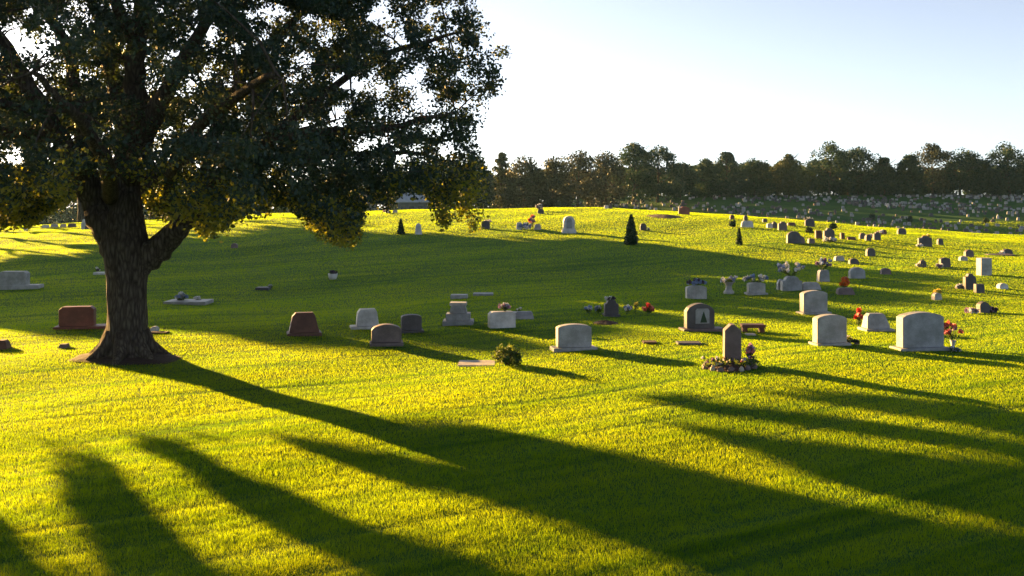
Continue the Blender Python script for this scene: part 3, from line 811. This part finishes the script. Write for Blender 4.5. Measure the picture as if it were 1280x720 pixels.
# pillar with its flower bed
fb, fp = patch(911, 460, 62, 1.0, 'mulch', 'mulch bed with stones and flowers round the pointed brown pillar', .13, 'flower_bed', 'flower bed')
for k in range(15):
    a = 2 * math.pi * k / 15; q = .46 if k % 2 else .5
    mb = MB(); r0 = rng.uniform(.035, .06)
    mb.lathe([(r0 * .7, -.03), (r0, .02), (r0 * .9, .06), (r0 * .4, .10)], 8); o = mb.build('border_stone', M['mauve' if k % 3 else 'concrete'], fb, True)
    wx, wy = math.cos(a) * q * 62 * fp.y / F, math.sin(a) * q * 1.0
    o.location = (wx, wy, float(T(fp.x + wx, fp.y + wy)) - fp.z + .01); o.scale = (1.5, 1, 1)
lf = [(rng.uniform(-.55, .6), rng.uniform(-.35, .3), rng.uniform(.08, .2)) for _ in range(260)]
link('foliage', leaf_mesh('foliage', np.array(lf), .08), M['shrub'], fb)
for c, n_ in (('pink', 3), ('dark', 4), ('white', 4), ('mauve', 4)):
    link('blossoms', blossoms_mesh('blossoms', [(rng.uniform(-.55, .62), rng.uniform(-.36, .2), rng.uniform(.13, .24)) for _ in range(n_)], .042), M[c + '_f'], fb)
p = P(915, 457); s = p.y / F
t_ = thing('headstone', p, 'tall narrow brown pillar headstone with pointed top rising from a flower bed', 'headstone', LAWN, math.radians(-5))
link('shaft', tablet_mesh('shaft', 'point', 21 * s, 53 * s, .34, 0, .96, -.02), M['mauve'], t_)
q, qq = slab(898, 461, 17, .12, 'white', 'small white plaque lying at the front of the pillar bed', h=.13)
flowers(940, 456, 12, 29, ['pink', 'mauve'], 'pink and mauve flowers on stems right of the brown pillar', n=5, r=.085, green=1.6)
# low bench-like slab
p = P(941, 415); s = p.y / F
t_ = thing('grave_bench', p, 'low reddish stone bench behind and right of the brown pillar', 'bench', None, math.radians(-4))
link('seat', box_mesh('seat', 29 * s, .4, .09, .13), M['brown'], t_)
for sx in (-1, 1): 
    lg = link('leg', box_mesh('leg', .12, .34, .2, -.072), M['brown'], t_); lg.location = (sx * 10.5 * s, 0, 0)
slab(938, 419, 12, .3, 'pale', 'small pale flat stone in front of the low reddish bench', h=.04)
slab(812, 429, 17, .35, 'mulch', 'thin dark marker in the sunny grass, left one of a pair', h=.05)
slab(861, 430, 30, .4, 'dark', 'thin dark marker in the sunny grass, right one of a pair', h=.05)
# ---- left part of the lawn
t_, tp = slab(236, 379, 52, 1.0, 'pale', 'long pale grave slab with white flowers in the shade right of the trunk', h=.1)
flowers(226, 378, 15, 15, ['white', 'blue'], 'larger white flowers on the left half of the long pale slab', n=14, z0=0)
flowers(248, 378, 10, 10, ['white'], 'smaller white flowers on the right half of the long pale slab', n=9)
slab(126, 343, 14, .5, 'white', 'small white marker in the shade just left of the trunk', h=.1)
flowers(121, 341, 7, 8, ['dark', 'white'], 'dark flowers beside the small white marker left of the trunk', n=6)
slab(329, 362, 16, .5, 'dark', 'small dark marker lying in the shaded hollow', h=.1)
flowers(337, 361, 6, 7, ['white'], 'white flowers at the end of the small dark marker in the hollow', n=6)
p = P(416, 349); s = p.y / F
mb = MB(); mb.lathe([(4 * s, -.03), (5.5 * s, 3 * s), (6 * s, 7 * s), (5 * s, 7 * s), (3 * s, 4 * s)], 14)
o = mb.build('plant_pot', M['white'], None, True); o.location = p; tag(o, 'white planter standing alone in the shaded hollow', 'planter')
bouquet((p.x, p.y, p.z + 5 * s), 8 * s, 9 * s, ['dark'], 'dark plant growing in the white planter of the hollow', n=7, r=.08)
small(293, 310, 8, 6, 'round', 'mauve', 'tiny pinkish stone at the upper edge of the shade right of the trunk')
small(193, 415, 9, 7, 'round', 'white', 'tiny white stone in the sun just right of the trunk')
slab(199, 417, 22, .3, 'mulch', 'thin brown marker beside the tiny white stone right of the trunk', h=.05)
small(80, 435, 11, 5, 'taper', 'mauve', 'tiny grey stone in the sunny grass left of the tree, near the front')
for i, (px, py, w, h, m, lab) in enumerate([(57, 285, 9, 4, 'white', 'tiny pale stone on the left crest, farthest left of a short row'), (68, 284, 9, 4, 'pale', 'tiny pale stone on the left crest, second of a short row from the left'),
        (79, 284, 7, 4, 'concrete', 'tiny buff stone on the left crest, third of a short row from the left'), (90, 284, 10, 5, 'mauve', 'tiny pinkish stone on the left crest, right end of a short row'),
        (32, 288, 4, 3, 'white', 'white speck of a stone on the left crest nearest the left edge')]):
    small(px, py, w, h, 'taper', m, lab)
small(105, 287, 6, 13, 'shoulder', 'white', 'small white upright stone on the crest just left of the trunk')
small(109, 287, 4, 7, 'shoulder', 'dark', 'small dark upright stone beside the white one on the left crest')
# ---- the crest
small(523, 293, 9, 14, 'point', 'white', 'slim pale stone tapering upward on the lit crest, right of the dark bush', topx=.6)
shrub(501, 293, 11, 19, 'dark egg-shaped bush on the lit crest left of the slim pale stone', 'conifer', True, 600, .16)
flowers(484, 267, 10, 6, ['white', 'mauve'], 'white flowers at the very top of the crest under the hanging leaves', n=8)
small(494, 266, 6, 4, 'round', 'pale', 'tiny pale stone at the top of the crest under the hanging leaves')
small(607, 286, 11, 10, 'serp', 'dark', 'dark purple stone on the crest right of the crown tips')
flowers(610, 278, 9, 5, ['mauve', 'white'], 'mauve flowers behind the dark purple stone on the crest', n=6)
small(649, 287, 8, 9, 'taper', 'white', 'white block at the left end of the long flowered grave on the crest')
flowers(657, 287, 13, 10, ['white', 'blue'], 'pale blue and white flowers in the middle of the long grave on the crest', n=14, r=.13)
flowers(666, 286, 9, 19, ['coral', 'mauve'], 'tall reddish flowers at the right of the long grave on the crest', n=10, r=.13)
small(672, 287, 9, 7, 'taper', 'grey', 'grey stone at the right end of the long flowered grave on the crest')
flowers(675, 264, 9, 11, ['white', 'dark'], 'black and white bouquet at the far top of the crest', n=12, r=.14)
small(676, 267, 8, 6, 'round', 'dark', 'dark stone below the black and white bouquet at the far top of the crest')
small(649, 259.5, 6, 6, 'round', 'dark', 'small dark stone on the skyline of the crest left of the bouquet')
r_, p_, W_, H_, s_ = stone(711, 291, 14, 21, 'round', 'white', 'white dome-topped stone with grey niche, the brightest on the crest', D=.5, base=True, bw=1.2, bh=.2)
nc_ = link('niche', tablet_mesh('niche', 'round', W_ * .5, H_ * .62, .03, 0, 1, 0), M['blue'], r_); nc_.location = (0, -.27, .28)
small(758, 260.5, 6, 4, 'taper', 'white', 'tiny white stone on the skyline in the middle of the crest'); small(763, 260.8, 5, 5, 'round', 'dark', 'tiny dark stone touching the white one on the skyline')
shrub(789, 306, 20, 37, 'dark green clipped cone-shaped conifer at the edge of the shade', 'conifer', True, 1800, .17)
small(804, 288, 8, 9, 'round', 'dark', 'small dark stone right of the clipped conifer'); flowers(810, 289, 6, 6, ['white'], 'white flowers right of the small dark stone by the conifer', n=6)
small(855, 268, 14, 10, 'notch', 'red', 'reddish brown stepped stone on the right shoulder of the crest'); 
patch(830, 271, 44, 3, 'mulch', 'dark oval bed on the crest left of the reddish stepped stone', .15)
shrub(924, 306, 9, 20, 'tiny dark upright conifer at the right end of the shaded slope', 'conifer', True, 500, .16)
rest = [(915, 274.5, 6, 6, 'round', 'brown', 'small brown stone on the skyline right of the reddish stepped stone'),
 (932, 276, 5, 7, 'round', 'dark', 'small dark stone above the white wedge on the right crest'), (934, 284, 16, 8, 'taper', 'white', 'white wedge-shaped stone on the right crest'),
 (956, 278, 6, 5, 'round', 'dark', 'tiny dark stone on the skyline left of the white and dark pair'), (962, 285, 7, 6, 'serp', 'white', 'white stone of a white and dark pair on the right crest'), (968, 285, 6, 8, 'round', 'dark', 'dark stone of a white and dark pair on the right crest'),
 (978, 288, 11, 11, 'notch', 'mauve', 'reddish stone standing right of the white and dark pair'), (989, 282, 11, 4, 'taper', 'brown', 'low brown stone on the skyline above the reddish stone'),
 (1012, 283, 12, 10, 'arch', 'dark', 'dark arched stone with white flowers on the skyline'), 
 (992, 304, 18, 15, 'arch', 'dark', 'large dark rounded stone at the lower edge of the stone rows'), (1001, 304, 9, 9, 'round', 'mauve', 'small mauve stone at the right side of the large dark rounded stone'),
 (1014, 304, 9, 6, 'taper', 'mauve', 'low mauve stone right of the large dark rounded stone'), (1023, 298, 8, 10, 'rect', 'brown', 'upright brown stone between the low mauve stone and the tall dark one'),
 (1036, 302, 14, 17, 'notch', 'dark', 'tall dark stone with white pots at its foot'), (1053, 299, 5, 8, 'rect', 'brown', 'narrow brown stone right of the tall dark stone with white pots'),
 (1064, 300, 12, 4, 'taper', 'brown', 'low brown slab-like stone right of the narrow brown one'), (1078, 299, 8, 8, 'round', 'mauve', 'pinkish round stone in the right row, left of a dark one'),
 (1085, 301, 7, 8, 'round', 'dark', 'dark round stone right of the pinkish round one'), (1096, 300, 9, 10, 'notch', 'dark', 'dark stepped stone below the mauve and white flowers'),
 (1105, 293, 6, 6, 'round', 'brown', 'small brown stone with white flowers on the right skyline'), (1127, 293, 11, 8, 'round', 'dark', 'black rounded stone alone on the right skyline'),
 (1088, 320, 11, 10, 'round', 'dark', 'black rounded stone alone on the sunny slope right of the shade'), (1067, 330, 12, 7, 'arch', 'dark', 'dark stone just above the tip of the shade'), (1049, 326, 13, 6, 'taper', 'pale', 'pale low stone above the tip of the shade'),
 (1071, 348, 20, 14, 'arch', 'blue', 'blue-grey rounded stone right of the orange flowers'), (1107, 343, 12, 8, 'arch', 'mauve', 'lone pinkish-grey stone on the sunny slope'),
 (1156, 308, 17, 13, 'notch', 'dark', 'dark pile-shaped stone with white flowers under the right skyline'), (1175, 306, 7, 8, 'round', 'dark', 'small black stone right of the dark pile-shaped one'),
 (1153, 334, 8, 9, 'round', 'dark', 'small dark stone left in a line of two on the sunny slope'), (1181, 334, 13, 12, 'serp', 'dark', 'dark squarish stone right in a line of two on the sunny slope'),
 (1211, 321, 11, 9, 'arch', 'mauve', 'grey-brown stone higher of two touching stones'), (1204, 326, 10, 6, 'round', 'pale', 'pale low stone lower of two touching stones'),
 (1259, 318, 12, 7, 'arch', 'dark', 'dark low rounded stone near the right edge, on a flat slab'),
 (1212, 362, 14, 20, 'notch', 'dark', 'dark notched upright stone beside the tall white stone'), (1224, 366, 11, 11, 'rect', 'dark', 'small black block in front of the tall white stone'),
 (1253, 361, 12, 7, 'round', 'white', 'small white domed stone near the right edge'), (1171, 375, 10, 9, 'round', 'pale', 'tiny pale stone alone above the biggest headstone'),
 (1229, 391, 14, 14, 'arch', 'dark', 'dark arched stone with flowers at both sides near the right edge'), (1200, 361, 10, 5, 'round', 'mauve', 'tiny mauve stone left of the dark notched upright stone'),
 (1070, 404, 0, 0, '', '', '')]
for px, py, w, h, prof, m, lab in rest:
    if w: small(px, py, w, h, prof, m, lab, rz=rng.uniform(-2, 12))
slab(1248, 319, 34, .8, 'mauve', 'flat brown slab under the dark low stone near the right edge', h=.06)
stone(1230, 344, 15, 23, 'rect', 'pale', 'tall white upright stone with sunlit left side near the right edge', D=.36, base=False, rz=-6)
flowers(1056, 362, 10, 19, ['orange', 'coral'], 'bright orange flowers on the sunny slope right of the shade', n=9, r=.11)
small(1057, 368, 22, 8, 'taper', 'mauve', 'low grey-brown stone under the bright orange flowers', D=.4, lean=.5)
for px, py, w, h, c, lab in [(1012, 276, 8, 7, ['white'], 'white flowers on top of the dark arched stone on the skyline'), (1031, 303, 7, 9, ['white'], 'white pot flowers left at the foot of the tall dark stone'),
        (1041, 303, 7, 9, ['white', 'blue'], 'white pot flowers right at the foot of the tall dark stone'), (1101, 294, 8, 8, ['white', 'mauve'], 'white flowers by the small brown stone on the right skyline'),
        (1090, 298, 8, 8, ['mauve', 'white'], 'mauve and white flowers between the dark round and dark stepped stones'), (1149, 309, 7, 6, ['white'], 'white flowers at the left foot of the dark pile-shaped stone'),
        (1158, 297, 8, 6, ['yellow', 'white'], 'pale yellow flowers topping the dark pile-shaped stone'), (1149, 334, 5, 6, ['white', 'yellow'], 'pale flowers left of the small dark stone on the slope'),
        (1174, 335, 7, 7, ['white', 'mauve'], 'white flowers left of the dark squarish stone on the slope'), (1216, 392, 14, 6, ['mauve', 'white'], 'low mauve flowers left of the dark arched stone near the right edge'),
        (1240, 391, 8, 9, ['dark', 'mauve'], 'dark flowers right of the dark arched stone near the right edge'), (1252, 318, 6, 6, ['white'], 'white flowers on the flat brown slab near the right edge'),
        (1171, 368, 6, 5, ['yellow'], 'yellow flowers behind the tiny pale stone above the biggest headstone'), (1199, 361, 5, 5, ['white'], 'white flowers beside the tiny mauve stone')]:
    flowers(px, py, w, h, c, lab, n=7, r=.10)
# ---- pavilions beyond the crest
def pavilion(px, d, w, apex, eave, label):
    x = (px - 640) / F * d; z = float(T(x, d)); W = w * d / F; ze = EYE - (eave - YH) * d / F - z; za = EYE - (apex - YH) * d / F - z
    root = thing('pavilion', (x, d, z), label, 'pavilion', 'pavilions beyond the crest')
    mb = MB(); mb.box(0, 0, -.3, W * .86, W * .7, ze + .3); wl = mb.build('wall', M['wall'], root)
    for k in (-1, 0, 1):
        mb = MB(); mb.box(k * W * .26, -W * .352, ze * .35, W * .15, .03, ze * .4); mb.build('window', M['pane'], wl)
    V = [(-W / 2, -W * .42, ze), (W / 2, -W * .42, ze), (W / 2, W * .42, ze), (-W / 2, W * .42, ze), (-W * .08, 0, za), (W * .08, 0, za)]
    V = V + [(a, b, c - .12) for a, b, c in V[:4]]
    mb = MB(); mb.add(V, [(0, 1, 5, 4), (1, 2, 5), (2, 3, 4, 5), (3, 0, 4), (6, 7, 1, 0), (7, 8, 2, 1), (8, 9, 3, 2), (9, 6, 0, 3), (9, 8, 7, 6)]); mb.build('roof', M['roof'], root)
pavilion(459, 138, 27, 240, 253, 'small pavilion with pale grey roof seen under the hanging leaves, left one')
pavilion(516, 136, 40, 234, 252, 'larger pavilion with pale peaked roof seen under the hanging leaves, right one')
# ---- the far hillside: the nearest stones one by one, the mass behind as one
protos = []
for i, (prof, m, w, h) in enumerate([('serp', 'pale', .8, .75), ('round', 'dark', .6, .8), ('rect', 'grey', .9, .6), ('taper', 'blue', .7, .65), ('shoulder', 'white', .5, .9), ('arch', 'dark', .95, .7), ('serp', 'mauve', .7, .6)]):
    protos.append((tablet_mesh('hillside_headstone', prof, w, h + .15, .28, .1, .95, -.15), m, w, h, prof))
hr = np.random.default_rng(11); far = []
for d in np.arange(104, 151, 1.9):
    x = -8.0 + hr.uniform(0, 2)
    while x < .66 * d:
        x += hr.uniform(.36, .74)
        px = 640 + F * x / d; up = (d - 104) / 46
        dens = (.20 + .65 * up ** .8) * (.7 + .3 * min(1, max(0, (px - 600) / 400))) * (1.15 if px > 1060 else .8)
        dens *= .55 + .45 * math.sin(px * .021 + d * .3)
        if hr.random() > dens: continue
        z = float(T(x, d + .0)); py = YH - F * (z + .4 - EYE) / d
        dd = np.arange(60, d - 1, 1.0); hid = (T(x / d * dd, dd) > EYE - (py - YH) * dd / F).any()
        if hid: continue
        far.append((x, d + hr.uniform(-.12, .12), int(hr.choice(7, p=[.10, .24, .14, .24, .02, .20, .06])), hr.uniform(.32, .58)))
far.sort(key=lambda q: q[1])
names = {'pale': 'small pale headstone', 'dark': 'small dark headstone', 'grey': 'small grey headstone', 'blue': 'small bluish headstone', 'white': 'small white headstone', 'mauve': 'small brownish headstone'}
first = {}; NI = 175; V_, F_, MI_ = [], [], []
inview = [q for q in far if abs(F * q[0] / q[1]) < 645]; chosen = set(id(q) for q in inview[:NI])
mass_m = ['pale', 'dark', 'grey', 'blue', 'white', 'mauve']; mass = MB(); mats_ix = []
for q in far:
    x, d, k, sc = q; me, m, w, h, prof = protos[k]
    if id(q) in chosen:
        if k not in first:
            o = link('hillside_headstone', me, M[m]); first[k] = o
        else:
            o = first[k].copy(); COL.objects.link(o)
        o.location = (x, d, float(T(x, d))); o.scale = (sc, sc, sc); o.rotation_euler = (0, 0, hr.uniform(-.2, .2))
        tag(o, names[m] + ' low on the shaded far hillside', 'headstone', m + ' headstones on the far hillside')
    else:
        z = float(T(x, d)); ol = outline(prof); n = len(ol)
        Vq = [(x + a * w * sc, d + sd * .13, z - .1 + b * (h * sc + .1)) for sd in (-1, 1) for a, b in ol]
        Fq = [tuple(range(n)), tuple(range(2 * n - 1, n - 1, -1))] + [(i, n + i, n + (i + 1) % n, (i + 1) % n) for i in range(n)]
        mass.add(Vq, Fq); mats_ix += [mass_m.index(m)] * len(Fq)
me = mass.mesh('headstones'); o = link('headstones', me, [M[k] for k in mass_m]); me.polygons.foreach_set('material_index', mats_ix)
tag(o, 'mass of tiny headstones crowding the upper far hillside below the treeline', 'headstones', kind='stuff')
for px, d, lab in [(1012, 108, 'small bush with white bloom on the far hillside above the dark arched stone'), (1042, 112, 'low dark bush on the far hillside right of the blooming bush'), (915, 113, 'small dark bush on the far hillside left of the blooming one'),
                   (1232, 116, 'dark bush on the far hillside near the right edge'), (1137, 118, 'dark bush on the far hillside above the black skyline stone'), (1090, 120, 'small dark bush in the middle of the far hillside')]:
    x = (px - 640) / F * d; z = float(T(x, d)); py = YH - F * (z - EYE) / d
    shrub(px, py, 9, 9, lab, 'conifer', False, 260, .22)


# ------------------------------------------------------------------ grass
def grass(n=3100000):
    u = rng.random(n)
    d = 8.0 * (118 / 8.0) ** u
    x = d * rng.uniform(-.68, .68, n)
    y = d
    keep = np.ones(n, bool)
    for ex, ey, rx_, ry_ in exclude: keep &= ((x - ex) / rx_) ** 2 + ((y - ey) / ry_) ** 2 > 1 - (.75 * rng.random(n) ** 2 if rx_ > .8 else 0)
    x, y, d = x[keep], y[keep], d[keep]; n = len(x)
    z = T(x, y)
    # streaks left by the mower: shorter and taller rows
    ca, sa = math.cos(math.radians(27)), math.sin(math.radians(27))
    al = x * ca + y * sa; ac = -x * sa + y * ca
    row = np.sin(ac * 5.2 + 1.3 * np.sin(al * .23) + .8 * np.sin(al * .07 + ac * .4)) * .5 + np.sin(ac * 11.3 + 2.1 * np.sin(al * .17)) * .3
    tuft = np.sin(x * 9.1 + 2 * np.sin(y * 5.3)) * np.sin(y * 8.3 + 2 * np.sin(x * 4.7))
    phs = ac * 7.4 + 1.3 * np.sin(al * .21) + .9 * np.sin(al * .083 + ac * .31)
    rut = np.clip(np.cos(phs + .5 * np.sin(al * .9 + ac)), 0, 1) ** 3 * np.clip(.1 + .9 * np.sin(al * .47 + ac * 2.73 + 2 * np.sin(ac * 1.9)), 0, 1)
    h = (.040 - .012 * sstep(12, 26, d)) * (1 + d / 130) * (1 + .14 * row + .26 * tuft * np.clip(1.4 - d / 20, 0, 1)) * (1 - .45 * rut) * (1 + (.26 - .12 * sstep(12, 26, d)) * rng.uniform(-1, 1, n))
    w = .0042 * (d / 10) ** .93 * rng.uniform(.7, 1.3, n)
    th = rng.uniform(0, 2 * math.pi, n)
    cx, sx_ = np.cos(th) * w * .5, np.sin(th) * w * .5
    ln = h * rng.uniform(.1, .75, n); ph = rng.uniform(0, 2 * math.pi, n)
    V = np.empty((n, 3, 3), np.float32)
    V[:, 0] = np.stack([x - cx, y - sx_, z - .012], 1)
    V[:, 1] = np.stack([x + cx, y + sx_, z - .012], 1)
    V[:, 2] = np.stack([x + np.cos(ph) * ln + row * .012, y + np.sin(ph) * ln, z + h], 1)
    me = np_mesh('grass', V.reshape(-1, 3), np.arange(3 * n).reshape(n, 3))
    o = link('grass', me, mat_grass()); tag(o, 'short mown grass covering the lawn', 'grass', kind='stuff')
grass()

# ------------------------------------------------------------------ light, air, camera
w = bpy.data.worlds.new('World'); scene.world = w; w.use_nodes = True
nt = w.node_tree; bg = nt.nodes['Background']
sky = nt.nodes.new('ShaderNodeTexSky'); sky.sky_type = 'NISHITA'; sky.sun_disc = False
sky.sun_elevation = SUN_EL; sky.sun_rotation = math.atan2(-SX, -SY)
sky.air_density = .44; sky.dust_density = .8; sky.ozone_density = .8; sky.altitude = 50
hs = nt.nodes.new('ShaderNodeHueSaturation'); hs.inputs['Saturation'].default_value = .60; hs.inputs['Value'].default_value = .78
nt.links.new(sky.outputs[0], hs.inputs['Color']); nt.links.new(hs.outputs[0], bg.inputs[0]); bg.inputs[1].default_value = .05
sun = bpy.data.lights.new('sun', 'SUN'); sun.energy = 5.0; sun.angle = math.radians(.5); sun.color = (1, .575, .18)
so = bpy.data.objects.new('sun', sun); COL.objects.link(so)
so.rotation_euler = Vector((SX * math.cos(SUN_EL), SY * math.cos(SUN_EL), -math.sin(SUN_EL))).to_track_quat('-Z', 'Y').to_euler()

cam = bpy.data.cameras.new('camera'); cam.sensor_width = 36; cam.lens = F / 1280 * 36
cam.shift_y = -(360 - YH) / 1280; cam.clip_end = 4000; cam.clip_start = .1
co = bpy.data.objects.new('camera', cam); COL.objects.link(co)
co.location = (0, 0, EYE); co.rotation_euler = (math.pi / 2, 0, 0); scene.camera = co

HAZE = 0.00011
if HAZE > 0:
    mb = MB(); mb.box(0, 200, -4, 900, 900, 40)
    hz = mb.build('haze', None); tag(hz, kind='stuff')
    hm = bpy.data.materials.new('haze'); hm.use_nodes = True; t = hm.node_tree; t.nodes.clear()
    o = t.nodes.new('ShaderNodeOutputMaterial'); v = t.nodes.new('ShaderNodeVolumePrincipled')
    v.inputs['Density'].default_value = HAZE; v.inputs['Color'].default_value = (.42, .74, 1.0, 1); v.inputs['Anisotropy'].default_value = .35
    t.links.new(v.outputs[0], o.inputs['Volume']); hz.data.materials.append(hm)

vs = scene.view_settings
scene.display_settings.display_device = 'sRGB'
vs.view_transform = 'Standard'; vs.look = 'None'; vs.exposure = 2.9; vs.gamma = 1; vs.use_curve_mapping = False
scene.render.engine = 'CYCLES'
scene.cycles.use_denoising = True
scene.cycles.max_bounces = 6; scene.cycles.diffuse_bounces = 3; scene.cycles.transmission_bounces = 4
